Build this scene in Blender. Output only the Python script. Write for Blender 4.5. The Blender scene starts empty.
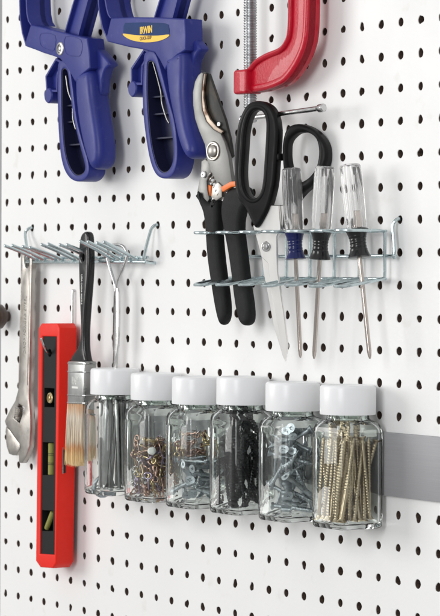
import bpy, bmesh, math, random
import numpy as np
from mathutils import Vector, Matrix
random.seed(7); rng = np.random.default_rng(11)
sc = bpy.context.scene
col = sc.collection
MM = 0.001
R = math.radians

# ---------------------------------------------------------------- camera (all lengths in mm)
F, YAW, PITCH, ROLL = 2649.70, 0.994005, -0.013978, 0.004520
CAM = Vector((2274.78, -1231.94, -243.48))
fw = Vector((-math.sin(YAW)*math.cos(PITCH), math.cos(YAW)*math.cos(PITCH), math.sin(PITCH)))
rt = fw.cross(Vector((0, 0, 1))).normalized(); up = rt.cross(fw)
c_, s_ = math.cos(ROLL), math.sin(ROLL)
rt, up = c_*rt + s_*up, -s_*rt + c_*up
cd = bpy.data.cameras.new('camera'); cam = bpy.data.objects.new('camera', cd); col.objects.link(cam)
M = Matrix.Identity(4)
for i in range(3):
    M[i][0] = rt[i]; M[i][1] = up[i]; M[i][2] = -fw[i]; M[i][3] = CAM[i]*MM
cam.matrix_world = M
cd.sensor_fit = 'HORIZONTAL'; cd.sensor_width = 36; cd.lens = 36*F/440
cd.clip_start = 0.05; cd.clip_end = 30
sc.camera = cam

class Plane:
    """a working plane facing the viewer side of the board: u along it, v up, h out of it (mm)"""
    def __init__(s, ref, d, az=0.0):
        a = R(az)
        s.n = Vector((math.sin(a), -math.cos(a), 0)); s.t = Vector((math.cos(a), math.sin(a), 0)); s.z = Vector((0, 0, 1))
        s.O = hit(ref[0], ref[1], Vector((0, -d, 0)), Vector((0, -1, 0)))
    def P(s, u, v, h=0.0): return s.O + s.t*u + s.z*v + s.n*h
    def uv(s, px, py, h=0.0):
        q = hit(px, py, s.O + s.n*h, s.n) - s.O
        return (q.dot(s.t), q.z)
    def uvs(s, pts, h=0.0): return [s.uv(x, y, h) for x, y in pts]
    def pt(s, px, py, h=0.0): return hit(px, py, s.O + s.n*h, s.n)

def hit(px, py, o, n):
    d = fw + rt*((px-220)/F) + up*((308-py)/F)
    return CAM + d*((o-CAM).dot(n)/d.dot(n))
def U(px, py, d): return hit(px, py, Vector((0, -d, 0)), Vector((0, -1, 0)))

# ---------------------------------------------------------------- materials
def mat(name, color, rough=0.5, metal=0.0, vary=0.0, vscale=60, bump=0.0, bscale=400, coat=0.0, trans=0.0, ior=1.45,
        spot=None, spot_at=(0.55, 0.7), sscale=80, rvary=0.0, stretch=(1, 1, 1), sss=0.0, spec=.5):
    m = bpy.data.materials.new(name); m.use_nodes = True
    nt = m.node_tree; N = nt.nodes; L = nt.links
    b = N['Principled BSDF']
    b.inputs['Base Color'].default_value = (*color, 1); b.inputs['Roughness'].default_value = rough
    b.inputs['Metallic'].default_value = metal; b.inputs['Coat Weight'].default_value = coat
    b.inputs['Transmission Weight'].default_value = trans; b.inputs['IOR'].default_value = ior
    b.inputs['Specular IOR Level'].default_value = spec
    if sss:
        b.inputs['Subsurface Weight'].default_value = sss; b.inputs['Subsurface Radius'].default_value = (.003, .003, .003)
    tc = N.new('ShaderNodeTexCoord'); mp = N.new('ShaderNodeMapping'); mp.inputs['Scale'].default_value = stretch
    L.new(tc.outputs['Object'], mp.inputs['Vector'])
    def noise(scale, detail=6):
        n = N.new('ShaderNodeTexNoise'); n.inputs['Scale'].default_value = scale; n.inputs['Detail'].default_value = detail
        L.new(mp.outputs['Vector'], n.inputs['Vector']); return n
    cur = None
    if vary:
        n = noise(vscale); r = N.new('ShaderNodeMapRange')
        r.inputs['From Min'].default_value = .3; r.inputs['From Max'].default_value = .7
        r.inputs['To Min'].default_value = 1-vary; r.inputs['To Max'].default_value = 1+vary
        L.new(n.outputs['Fac'], r.inputs['Value'])
        mx = N.new('ShaderNodeVectorMath'); mx.operation = 'SCALE'; mx.inputs[0].default_value = color
        L.new(r.outputs['Result'], mx.inputs['Scale']); L.new(mx.outputs['Vector'], b.inputs['Base Color']); cur = mx.outputs['Vector']
    if spot:
        n = noise(sscale, 8); r = N.new('ShaderNodeMapRange'); r.inputs['From Min'].default_value = spot_at[0]; r.inputs['From Max'].default_value = spot_at[1]
        L.new(n.outputs['Fac'], r.inputs['Value'])
        mx = N.new('ShaderNodeMix'); mx.data_type = 'RGBA'
        mx.inputs[6].default_value = (*color, 1); mx.inputs[7].default_value = (*spot, 1)
        if cur: L.new(cur, mx.inputs[6])
        L.new(r.outputs['Result'], mx.inputs[0]); L.new(mx.outputs[2], b.inputs['Base Color'])
    if rvary:
        n = noise(vscale*1.7); r = N.new('ShaderNodeMapRange'); r.inputs['From Min'].default_value = .3; r.inputs['From Max'].default_value = .7
        r.inputs['To Min'].default_value = max(.02, rough-rvary); r.inputs['To Max'].default_value = min(1, rough+rvary)
        L.new(n.outputs['Fac'], r.inputs['Value']); L.new(r.outputs['Result'], b.inputs['Roughness'])
    if bump:
        n = noise(bscale); bp = N.new('ShaderNodeBump'); bp.inputs['Strength'].default_value = 1; bp.inputs['Distance'].default_value = bump*MM
        L.new(n.outputs['Fac'], bp.inputs['Height']); L.new(bp.outputs['Normal'], b.inputs['Normal'])
    return m

M_ = dict(
    board=mat('white_hardboard', (.825, .825, .82), .42, vary=.015, vscale=9, spot=(.70, .68, .65), spot_at=(.62, .82), sscale=34, bump=.12, bscale=260, rvary=.08),
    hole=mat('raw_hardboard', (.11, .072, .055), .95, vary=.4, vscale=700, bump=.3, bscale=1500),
    dark=mat('cavity_shade', (.03, .022, .019), .9),  # shade inside hollows, put into the colour
    wall=mat('grey_wall', (.32, .32, .33), .8, vary=.05),
    blue=mat('blue_nylon', (.021, .030, .205), .40, spec=.36, vary=.08, vscale=40, spot=(.06, .07, .24), spot_at=(.62, .85), sscale=160, bump=.05, bscale=1400, rvary=.06),
    blue_shade=mat('blue_nylon_shade', (.008, .010, .04), .5, vary=.1, bump=.05, bscale=1400),  # darker copy of the blue nylon, for shade in the trigger
    navy=mat('navy_label', (.004, .03, .13), .5, spec=.2, vary=.1),
    yellow=mat('yellow_label', (.85, .55, .04), .35),
    brown_ink=mat('brown_ink', (.25, .12, .02), .5),
    steel=mat('bright_steel', (.62, .62, .62), .22, 1, vary=.06, rvary=.08, bump=.02, bscale=900),
    nickel=mat('warm_nickel', (.56, .50, .46), .27, 1, vary=.06),
    thread=mat('dull_zinc_thread', (.46, .47, .48), .36, 1, vary=.15, vscale=120),
    zinc=mat('zinc_wire', (.57, .66, .68), .26, 1, vary=.10, vscale=90, rvary=.08),
    zinc_hw=mat('zinc_plated_hardware', (.46, .50, .53), .52, 1, vary=.3, vscale=260, rvary=.08),
    forged=mat('forged_chrome', (.44, .42, .39), .40, 1, vary=.16, vscale=50, rvary=.12, bump=.06, bscale=500, spot=(.25, .21, .17), spot_at=(.56, .78)),
    cast=mat('cast_aluminium', (.22, .22, .213), .46, 1, vary=.05, vscale=25, rvary=.05, bump=.05, bscale=900),
    blade_dark=mat('coated_blade', (.018, .019, .017), .5, .05, vary=.25, vscale=80, spot=(.09, .065, .045), spot_at=(.5, .75), bump=.03),
    blade_edge=mat('worn_blade_edge', (.33, .27, .22), .4, .8, vary=.3, vscale=120, spot=(.12, .07, .045)),
    blade=mat('polished_blade', (.90, .89, .87), .34, 1, vary=.02, vscale=12, rvary=.02, stretch=(8, 8, 1)),
    black=mat('black_plastic', (.004, .004, .0045), .45, spec=.28, vary=.2, bump=.04, bscale=1200, rvary=.08),
    rubber=mat('grey_black_rubber', (.010, .0105, .011), .62, spec=.3, vary=.25, vscale=200, bump=.22, bscale=1300),
    orange=mat('orange_plastic', (.85, .19, .03), .4),
    red_paint=mat('red_enamel', (.50, .003, .022), .36, spec=.35, vary=.08, vscale=60, bump=.35, bscale=420, coat=.3, rvary=.06),
    red=mat('red_level_plastic', (.80, .022, .011), .42, spec=.3, vary=.03, bump=.06, bscale=1600, rvary=.06),
    lvl_black=mat('black_insert', (.007, .0075, .008), .6, spec=.3, vary=.15, bump=.08, bscale=1200),
    vial=mat('yellow_vial', (.62, .62, .18), .06, trans=.55),
    brass=mat('brass', (.62, .50, .28), .3, 1, vary=.1),
    black_gloss=mat('black_lacquer', (.006, .006, .007), .22, vary=.1, coat=.2, bump=.02, rvary=.05),
    tin=mat('tinned_ferrule', (.46, .47, .46), .3, 1, vary=.08, vscale=40, rvary=.08),
    ink=mat('pale_print', (.75, .75, .72), .5),
    glass=mat('jar_glass', (.955, .985, .968), .0, trans=1, ior=1.40),
    acrylic=mat('clear_acrylic', (.97, .968, .965), .05, trans=.9, ior=1.42),
    lid=mat('white_lid', (.83, .835, .85), .28, vary=.015, bump=.02, bscale=300, sss=.1),
    strip=mat('brushed_strip', (.34, .34, .355), .6, .2, vary=.05, vscale=30, rvary=.06, stretch=(.3, 1, 40)),
    gold=mat('gold_chromate', (.55, .46, .32), .38, 1, vary=.15, vscale=150, rvary=.08),
    blackscrew=mat('black_phosphate', (.020, .020, .022), .26, .5, vary=.2),
    nail=mat('bare_steel_nail', (.46, .46, .46), .33, 1, vary=.2, vscale=60),
    copper=mat('copper_plate', (.44, .29, .235), .3, 1, vary=.2, vscale=200),
    purple=mat('purple_passivated', (.36, .30, .40), .3, 1, vary=.2),
    whitepaint=mat('white_cap', (.8, .8, .78), .4),
    blue_collar=mat('blue_collar', (.004, .010, .09), .22, coat=.1),
    wood=mat('dark_wood', (.055, .032, .022), .42, vary=.35, vscale=120, stretch=(1, 6, 1), coat=.2),
)
def bristle_mat():
    m = mat('natural_bristle', (.62, .49, .33), .6)
    nt = m.node_tree; N = nt.nodes; L = nt.links; b = N['Principled BSDF']
    tc = N.new('ShaderNodeTexCoord'); sp = N.new('ShaderNodeSeparateXYZ'); L.new(tc.outputs['Object'], sp.inputs[0])
    mp = N.new('ShaderNodeMapping'); mp.inputs['Scale'].default_value = (1, 1, .03); L.new(tc.outputs['Object'], mp.inputs[0])
    n = N.new('ShaderNodeTexNoise'); n.inputs['Scale'].default_value = 900; L.new(mp.outputs[0], n.inputs['Vector'])
    n2 = N.new('ShaderNodeTexNoise'); n2.inputs['Scale'].default_value = 260; L.new(mp.outputs[0], n2.inputs['Vector'])
    ad = N.new('ShaderNodeMath'); ad.operation = 'MULTIPLY_ADD'; ad.inputs[1].default_value = .022; L.new(n2.outputs['Fac'], ad.inputs[0]); L.new(sp.outputs['Z'], ad.inputs[2])
    r = N.new('ShaderNodeMapRange'); r.inputs['From Min'].default_value = BR_Z0; r.inputs['From Max'].default_value = BR_Z1; L.new(ad.outputs[0], r.inputs['Value'])
    cr = N.new('ShaderNodeValToRGB'); e = cr.color_ramp
    e.elements[0].position = 0; e.elements[0].color = (.86, .66, .36, 1)
    e.elements[1].position = 1; e.elements[1].color = (.66, .42, .25, 1)
    for p, c in ((.2, (.84, .62, .32, 1)), (.32, (.74, .42, .20, 1)), (.42, (.78, .67, .52, 1)), (.8, (.74, .66, .55, 1))):
        x = e.elements.new(p); x.color = c
    L.new(r.outputs[0], cr.inputs[0])
    r2 = N.new('ShaderNodeMapRange'); r2.inputs['From Min'].default_value = .3; r2.inputs['From Max'].default_value = .7
    r2.inputs['To Min'].default_value = .62; r2.inputs['To Max'].default_value = 1.25; L.new(n.outputs['Fac'], r2.inputs['Value'])
    mx = N.new('ShaderNodeVectorMath'); mx.operation = 'SCALE'; L.new(cr.outputs[0], mx.inputs[0]); L.new(r2.outputs[0], mx.inputs['Scale'])
    L.new(mx.outputs[0], b.inputs['Base Color'])
    bp = N.new('ShaderNodeBump'); bp.inputs['Distance'].default_value = .0005; L.new(n.outputs['Fac'], bp.inputs['Height']); L.new(bp.outputs[0], b.inputs['Normal'])
    return m

# ---------------------------------------------------------------- scene graph helpers
def thing(name, label, cat, loc, group=None):
    o = bpy.data.objects.new(name, None); col.objects.link(o); o.empty_display_size = .01
    o.location = Vector(loc)*MM; o['label'] = label; o['category'] = cat
    if group: o['group'] = group
    return o
def finish(bm, name, m, loc=Vector((0, 0, 0)), parent=None, ang=35, flat=False):
    bmesh.ops.remove_doubles(bm, verts=bm.verts, dist=1e-4)
    bmesh.ops.recalc_face_normals(bm, faces=bm.faces)
    for f in bm.faces: f.smooth = not flat
    for e in bm.edges:
        if len(e.link_faces) == 2: e.smooth = e.calc_face_angle(0) < R(ang)
    for v in bm.verts: v.co = (v.co - loc)*MM
    me = bpy.data.meshes.new(name); bm.to_mesh(me); bm.free()
    me.materials.append(m)
    o = bpy.data.objects.new(name, me); col.objects.link(o)
    if parent: o.parent = parent
    else: o.location = loc*MM
    return o
def part(bm, name, m, root, ang=35, label=None):
    """root is a thing (Empty) or a part whose origin is the thing's origin"""
    top = root if root.parent is None else root.parent
    if top.parent: top = top.parent
    o = finish(bm, name, m, Vector(top.location)/MM, root, ang)
    if label: o['label'] = label
    return o
def solo(bm, name, m, label, cat, loc, group=None, ang=35):
    o = finish(bm, name, m, Vector(loc), None, ang); o['label'] = label; o['category'] = cat
    if group: o['group'] = group
    return o

# ---------------------------------------------------------------- shape helpers
def spline(pts, n=4, closed=True):
    out = []; k = len(pts)
    P = [Vector(p) for p in pts]
    rngk = range(k) if closed else range(k-1)
    for i in rngk:
        if closed: a, b, c, d = P[i-1], P[i], P[(i+1) % k], P[(i+2) % k]
        else: a, b, c, d = P[max(i-1, 0)], P[i], P[i+1], P[min(i+2, k-1)]
        for j in range(n):
            t = j/n
            out.append(.5*((2*b) + (c-a)*t + (2*a-5*b+4*c-d)*t*t + (3*b-a-3*c+d)*t**3))
    if not closed: out.append(P[-1])
    return out
def area2(p): return sum(p[i-1][0]*p[i][1]-p[i][0]*p[i-1][1] for i in range(len(p)))
def inset(p, r):
    out = []; k = len(p)
    for i in range(k):
        a, b, c = Vector(p[i-1][:2]), Vector(p[i][:2]), Vector(p[(i+1) % k][:2])
        e1 = (b-a); e2 = (c-b)
        if e1.length < 1e-6: e1 = e2
        if e2.length < 1e-6: e2 = e1
        e1 = e1.normalized(); e2 = e2.normalized()
        n1 = Vector((-e1.y, e1.x)); n2 = Vector((-e2.y, e2.x)); m = n1+n2
        m = m/max(.35, 1+n1.dot(n2)) if m.length > 1e-6 else n1
        out.append(b+m*r)
    return out
def prism(bm, pl, outer, holes=(), h=0.0, thick=5.0, r=0.6, seg=2, rb=None, back=True):
    """outline (u, v) in plane pl, front face at height h, going back by thick, edges rounded by r"""
    loops = [list(outer) if area2(outer) > 0 else list(outer)[::-1]]
    for q in holes: loops.append(list(q) if area2(q) < 0 else list(q)[::-1])
    rb = r if rb is None else rb
    prof = [(r*(1-math.sin(i/seg*math.pi/2)), r*(1-math.cos(i/seg*math.pi/2))) for i in range(seg+1)]
    prof += [(rb*(1-math.sin(i/seg*math.pi/2)), thick-rb*(1-math.cos(i/seg*math.pi/2))) for i in range(seg, -1, -1)]
    cap0, cap1 = [], []
    for lp in loops:
        rings = []
        for ins, dep in prof:
            q = inset(lp, ins) if ins > 1e-6 else lp
            rings.append([bm.verts.new(pl.P(x[0], x[1], h-dep)) for x in q])
        k = len(lp)
        for a, b in zip(rings, rings[1:]):
            for i in range(k):
                try: bm.faces.new((a[i-1], a[i], b[i], b[i-1]))
                except ValueError: pass
        cap0 += [bm.edges.get((rings[0][i-1], rings[0][i])) for i in range(k)]
        cap1 += [bm.edges.get((rings[-1][i-1], rings[-1][i])) for i in range(k)]
    bmesh.ops.triangle_fill(bm, use_beauty=True, edges=[e for e in cap0 if e], normal=pl.n)
    if back: bmesh.ops.triangle_fill(bm, use_beauty=True, edges=[e for e in cap1 if e], normal=-pl.n)
def frames(pts, closed=False):
    k = len(pts); T = []
    for i in range(k):
        a = pts[(i-1) % k] if (closed or i) else pts[i]; b = pts[(i+1) % k] if (closed or i < k-1) else pts[i]
        T.append((b-a).normalized())
    ref = Vector((0, 0, 1)) if abs(T[0].z) < .9 else Vector((1, 0, 0))
    n = (ref - T[0]*ref.dot(T[0])).normalized(); out = []
    for t in T:
        n = (n - t*n.dot(t)).normalized(); out.append((n, t.cross(n), t))
    return out
def tube(bm, pts, r, seg=12, closed=False, sx=1.0, sy=1.0, cap='round'):
    pts = [Vector(p) for p in pts]; rr = list(r) if hasattr(r, '__len__') else [r]*len(pts)
    if not closed and cap == 'round':
        t0 = (pts[0]-pts[1]).normalized(); t1 = (pts[-1]-pts[-2]).normalized()
        a, b = pts[0], pts[-1]; ra, rb_ = rr[0], rr[-1]
        pts = [a+t0*ra*.5*q for q in (1, .85, .5)] + pts + [b+t1*rb_*.5*q for q in (.5, .85, 1)]
        rr = [ra*.3, ra*.7, ra*.93] + rr + [rb_*.93, rb_*.7, rb_*.3]
    fr = frames(pts, closed); rings = []
    for p, (n, b, t), q in zip(pts, fr, rr):
        rings.append([bm.verts.new(p + n*math.cos(a)*q*sx + b*math.sin(a)*q*sy) for a in (2*math.pi*i/seg for i in range(seg))])
    pairs = list(zip(rings, rings[1:])) + ([(rings[-1], rings[0])] if closed else [])
    for a, b in pairs:
        for i in range(seg): bm.faces.new((a[i-1], a[i], b[i], b[i-1]))
    if not closed: bm.faces.new(rings[0]); bm.faces.new(rings[-1][::-1])
def lathe(bm, prof, o, axis, seg=32, flute=None, close=True):
    """prof: (radius, distance along axis)"""
    o = Vector(o); ax = Vector(axis).normalized()
    ref = Vector((0, 0, 1)) if abs(ax.z) < .9 else Vector((0, -1, 0))
    n = (ref-ax*ref.dot(ax)).normalized(); b = ax.cross(n); rings = []
    for r, s in prof:
        ring = []
        for i in range(seg):
            a = 2*math.pi*i/seg; q = r*(flute(a, s) if flute else 1)
            ring.append(bm.verts.new(o+ax*s+n*math.cos(a)*q+b*math.sin(a)*q))
        rings.append(ring)
    for a, c in zip(rings, rings[1:]):
        for i in range(seg): bm.faces.new((a[i-1], a[i], c[i], c[i-1]))
    if close: bm.faces.new(rings[0]); bm.faces.new(rings[-1][::-1])
def box(bm, c, s, bev=0.3, ax=None):
    X, Y, Z = ax or (Vector((1, 0, 0)), Vector((0, 1, 0)), Vector((0, 0, 1)))
    r = bmesh.ops.create_cube(bm, size=1)
    for v in r['verts']: v.co = Vector(c)+X*v.co.x*s[0]+Y*v.co.y*s[1]+Z*v.co.z*s[2]
    if bev: bmesh.ops.bevel(bm, geom=list({e for v in r['verts'] for e in v.link_edges}), offset=bev, segments=2, affect='EDGES', profile=.5)
def roundrect(w, h, r, n=4, c=(0, 0)):
    out = []
    for cx, cy, a0 in ((w/2-r, h/2-r, 0), (-w/2+r, h/2-r, 90), (-w/2+r, -h/2+r, 180), (w/2-r, -h/2+r, 270)):
        for i in range(n+1):
            a = R(a0+90*i/n); out.append((c[0]+cx+r*math.cos(a), c[1]+cy+r*math.sin(a)))
    return out
def circ(c, r, n=24, ry=None): return [(c[0]+r*math.cos(2*math.pi*i/n), c[1]+(ry or r)*math.sin(2*math.pi*i/n)) for i in range(n)]
def text(body, name, m, pl, uv, h, size, root, rot=0, xs=1.0, bold=0.0, align='CENTER', extr=.05):
    cu = bpy.data.curves.new(name, 'FONT'); cu.body = body; cu.size = size; cu.align_x = align; cu.align_y = 'CENTER'
    cu.extrude = extr; cu.offset = bold; cu.resolution_u = 3
    o = bpy.data.objects.new(name, cu); col.objects.link(o)
    me = bpy.data.meshes.new_from_object(o.evaluated_get(bpy.context.evaluated_depsgraph_get()))
    bpy.data.objects.remove(o)
    top = root if root.parent is None else root.parent
    a = R(rot); loc = Vector(top.location)/MM
    for v in me.vertices:
        x, y = v.co.x*xs, v.co.y
        v.co = (pl.P(uv[0]+x*math.cos(a)-y*math.sin(a), uv[1]+x*math.sin(a)+y*math.cos(a), h+v.co.z)-loc)*MM
    me.materials.clear(); me.materials.append(m); me.name = name
    o = bpy.data.objects.new(name, me); col.objects.link(o); o.parent = root
    return o
def B(): return bmesh.new()

# ================================================================ the pegboard and the wall
SP = 25.4
def build_board():
    bm = B(); t = 5.0; n = 16; rnd = random.Random(3)
    wall_bm = B()
    c0, c1, r0, r1 = 0, 34, -4, 28
    sq = []
    for i in range(n):
        a = 2*math.pi*i/n; x, y = math.cos(a), math.sin(a); k = max(abs(x), abs(y)); sq.append((x/k, y/k))
    for c in range(c0, c1+1):
        for r in range(r0, r1+1):
            cx, cz = c*SP, -r*SP
            wl = SP*.42 if c == c0 else SP/2
            R0 = 3.4*rnd.uniform(.9, 1.06); ph = [rnd.uniform(0, 6.28) for _ in range(4)]
            am = rnd.choice((.02, .03, .05, .08, .13)); sx = rnd.uniform(.9, 1.05)
            def rad(a): return R0*(1+am*math.sin(2*a+ph[0])+am*.7*math.sin(3*a+ph[1])+am*.35*math.sin(5*a+ph[2]))
            out, i0, i1, i2 = [], [], [], []
            for i in range(n):
                a = 2*math.pi*i/n; ca, sa = math.cos(a), math.sin(a); q = rad(a)
                ox = sq[i][0]*(wl if sq[i][0] < 0 else SP/2)
                out.append(bm.verts.new((cx+ox, 0, cz+sq[i][1]*SP/2)))
                i0.append(bm.verts.new((cx+ca*(q+.5)*sx, 0, cz+sa*(q+.5))))
                i1.append(bm.verts.new((cx+ca*(q+.12)*sx, .15, cz+sa*(q+.12))))
                i2.append(bm.verts.new((cx+ca*q*sx, .55, cz+sa*q)))
            for A, C in ((out, i0), (i0, i1), (i1, i2)):
                for i in range(n): bm.faces.new((A[i-1], A[i], C[i], C[i-1]))
            w0 = [wall_bm.verts.new(v.co) for v in i2]
            w1 = [wall_bm.verts.new((cx+(v.co.x-cx)*1.04, t, cz+(v.co.z-cz)*1.04)) for v in i2]
            for i in range(n): wall_bm.faces.new((w0[i-1], w0[i], w1[i], w1[i-1]))
    bmesh.ops.remove_doubles(bm, verts=bm.verts, dist=.01)
    # the left edge of the sheet and its back
    x0 = -SP*.42; z0, z1 = -r0*SP+SP/2, -r1*SP-SP/2; x1 = c1*SP+SP/2
    q = [bm.verts.new(p) for p in ((x0, 0, z0), (x0, 0, z1), (x0, t, z1), (x0, t, z0))]; bm.faces.new(q)
    o = finish(bm, 'pegboard', M_['board'], ang=50); o['kind'] = 'structure'
    for f in o.data.polygons: f.use_smooth = abs(f.normal.y) < .999
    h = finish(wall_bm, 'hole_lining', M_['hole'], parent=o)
    bb = B(); box(bb, ((x0+x1)/2+4, t+9, (z0+z1)/2), (x1-x0-8, 2, z1-z0-8), 0); p = finish(bb, 'shade_backing', M_['dark'], parent=o)  # dark sheet standing in for the shade behind the holes
    w = B(); box(w, (200, 40, (z0+z1)/2), (4000, 6, 2600), 0)
    w = finish(w, 'wall', M_['wall']); w['kind'] = 'structure'
build_board()

# ================================================================ blue bar clamps
def clamp(label, d, jaw_out, jaw_in, body, handle, trig, trig_in, tail, knob, bar, spring, bolt, flare):
    pl = Plane(body[0], d)
    root = thing('bar_clamp', label, 'clamp', pl.P(0, 0, 0), 'blue one handed bar clamps hanging at the top')
    bm = B()
    # jaw: flanged strip running up, plus the body plate
    A = pl.uvs(jaw_out); C = pl.uvs(jaw_in)
    prism(bm, pl, A + C[::-1], h=-12, thick=6, r=.4)                                   # recessed web
    wall_a = A + [tuple(Vector(q)+Vector((2.0, .3))) for q in A[::-1]]
    prism(bm, pl, wall_a, h=1.5, thick=24, r=.5)
    wall_c = C + [tuple(Vector(q)+Vector((-2.2, -.2))) for q in C[::-1]]
    prism(bm, pl, wall_c, h=1.5, thick=26, r=.5)
    prism(bm, pl, pl.uvs(body), h=1.6, thick=18, r=1.4, seg=3)
    part(bm, 'body', M_['blue'], root, 40)
    # bar with its recessed channel, running behind the body
    bm = B(); bu = pl.uvs(bar, -5); prism(bm, pl, bu, h=-6.5, thick=7, r=.5)
    for a, b in ((0, 1), (3, 2)):
        p, q = Vector(bu[a]), Vector(bu[b]); w = Vector((2.2 if a == 0 else -2.2, 0))
        prism(bm, pl, [p, q, q+w, p+w], h=-3, thick=14, r=.5)
    tu = pl.uvs(tail, -3)
    prism(bm, pl, tu, [inset(tu if area2(tu) > 0 else tu[::-1], 2.2)], h=-2, thick=14, r=.5)
    prism(bm, pl, inset(tu if area2(tu) > 0 else tu[::-1], 1.8), h=-8, thick=4, r=.2)
    kc = pl.uv(*knob, h=-3)
    lathe(bm, [(6.2, -1.2), (7.1, 0), (7.1, 15), (6.2, 16)], pl.P(kc[0], kc[1], -2), -pl.n, 28)
    part(bm, 'bar', M_['blue'], root)
    # fixed grip, rounded
    bm = B(); hu = spline(pl.uvs(handle), 4)
    prism(bm, pl, hu, h=2.4, thick=22, r=7.5, seg=5)
    prism(bm, pl, spline(pl.uvs(flare, -7), 3), h=-7, thick=10, r=2.2, seg=3)
    part(bm, 'grip', M_['blue'], root, 60)
    # trigger: an open channel, shade inside it put into a darker nylon colour
    tu = spline(pl.uvs(trig), 4); ti = spline(pl.uvs(trig_in), 4)
    bm = B(); prism(bm, pl, tu, [ti], h=0, thick=18, r=1.1); t = part(bm, 'trigger', M_['blue'], root, 40)
    tl = ti if area2(ti) > 0 else ti[::-1]
    bm = B(); prism(bm, pl, inset(tl, -.25), [inset(tl, .7)], h=-.9, thick=14, r=.1, seg=1); part(bm, 'shade_lining', M_['blue_shade'], t)  # added skin, coloured for the shade in the hollow
    ti2 = inset(ti if area2(ti) > 0 else ti[::-1], -.6)
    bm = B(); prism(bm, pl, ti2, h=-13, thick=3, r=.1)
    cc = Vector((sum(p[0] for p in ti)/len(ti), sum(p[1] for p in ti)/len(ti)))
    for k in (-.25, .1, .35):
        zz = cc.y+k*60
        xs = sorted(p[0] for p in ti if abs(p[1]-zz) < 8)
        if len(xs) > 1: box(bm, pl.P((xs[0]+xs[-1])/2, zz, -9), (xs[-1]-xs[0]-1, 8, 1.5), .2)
    part(bm, 'web', M_['blue_shade'], t)
    bm = B(); tube(bm, spline([pl.pt(x, y, -3.5) for x, y in spring], 5, False), .75, 8); part(bm, 'spring', M_['nail'], root)
    if bolt:
        b = pl.uv(*bolt, h=2)
        bm = B(); lathe(bm, [(6.3, -2), (6.3, 1.8), (5.7, 2.6), (4.0, 2.9), (3.6, 1.9), (2.6, 1.6), (2.4, 2.6), (1.2, 3.2)], pl.P(b[0], b[1], 0), pl.n, 28)
        part(bm, 'bolt', M_['nail'], root)
    return root, pl

r1, p1 = clamp('dark blue one handed clamp with a round bolt, leftmost tool at the top', 32,
    [(20.5, -60), (20.3, 0), (20.8, 18), (23, 33), (26.8, 46)], [(28.2, -60), (28, 0), (28.6, 13), (30.2, 20.5), (33, 25)],
    [(26.6, 42), (32, 24.6), (45, 27.5), (60, 31.2), (75, 35), (88.5, 38), (90.5, 52), (91.5, 68), (84, 74), (76.5, 82), (72, 74), (67, 65), (61, 58.5), (53, 55.6), (44, 52.8), (36, 49.6), (27.5, 46.6)],
    [(76, 76), (82, 71), (89, 70), (91.5, 80), (93, 95), (96, 115), (98.5, 132), (100, 148), (99.5, 160), (96.5, 167.5), (92, 169), (88.5, 163), (84, 148), (79, 124), (76, 98)],
    [(58.5, 62), (68, 64), (72, 85), (73.8, 100), (77, 122), (82.5, 143), (87.5, 160), (88.5, 172), (84, 179.5), (77, 181.5), (69.5, 178), (63.5, 168), (60, 152), (58.2, 130), (57.4, 105), (57.3, 82)],
    [(61.5, 70), (66.5, 70), (69.3, 87), (71, 103), (74.5, 124), (80, 147), (84.3, 163), (84.2, 171), (80, 175), (74.5, 174.5), (68.5, 166), (64.2, 150), (62.2, 128), (61.2, 105), (61, 85)],
    [(56.5, 58), (64, 62), (58.5, 74), (58, 92), (47, 92), (46, 76)], (49.8, 95.5),
    [(58, 60), (84, -30), (98, -30), (73, 62)],
    [(66, 76), (68.5, 92), (72.5, 103), (73, 118), (75.8, 129)], (60, 48.5), [(94, 48), (102, 54), (109.5, 64), (105, 69), (101.5, 80), (100, 95), (93, 95), (92, 70)])
# moulded panels either side of the bolt
bm = B()
for q in ([(41, 33.5), (55, 35.5), (54, 50), (47, 49), (40.8, 45)], [(65.5, 36.5), (81, 40), (81, 54), (75, 56), (66, 53)]):
    u = p1.uvs(q, 1.7); tube(bm, [p1.P(a.x, a.y, 1.65) for a in spline(u, 3)], .32, 6, closed=True)
part(bm, 'moulded_panel', M_['blue'], r1)

r2, p2 = clamp('dark blue one handed clamp with a navy and yellow name label', 32,
    [(98.6, -60), (98.8, 0), (100, 12), (103, 27.5), (108.8, 41.5)], [(107, -60), (107, 0), (108.6, 9), (110.2, 14.5), (112.6, 18)],
    [(107.7, 37.5), (112.2, 17.8), (135, 17), (160, 17.3), (186.3, 18.5), (187, 34), (187, 50), (179, 55), (171, 62), (166, 70), (161, 60), (156, 52.5), (142, 49), (130, 47), (120, 44.5), (109.5, 41.8)],
    [(166, 60), (174, 53), (183, 50.5), (185, 62), (184.5, 80), (184.6, 96), (186.3, 113), (189.5, 130), (194, 146), (193.5, 155), (188.5, 158.8), (183.5, 154), (178.2, 140), (173.6, 119), (168, 90)],
    [(144.5, 53), (154, 52), (160, 68), (168.3, 100), (173.8, 120), (176.8, 143), (176.4, 163), (171.5, 175.5), (163, 178.5), (155.5, 174), (150, 161), (146, 140), (143, 115), (142.2, 92), (143, 70)],
    [(147.5, 62), (153.5, 62), (158, 75), (164.5, 98), (169.8, 122), (172.7, 143), (172.6, 160), (168.5, 170), (162.5, 172.5), (157, 167), (153, 155), (149.8, 138), (147.6, 115), (146.5, 92), (146.6, 74)],
    [(145, 48), (151, 52), (143.5, 66), (143, 85), (131.6, 85), (131.6, 68)], (134, 88.8),
    [(144, 55), (170, -30), (187, -30), (165, 55)],
    [(152.5, 60), (157, 76), (161, 92), (162, 103), (166.5, 118), (169.3, 123)], None, [(188, 36), (195, 41), (200, 48.5), (196.5, 54), (192.5, 64), (191, 80), (184, 80), (184, 50)])
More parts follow.
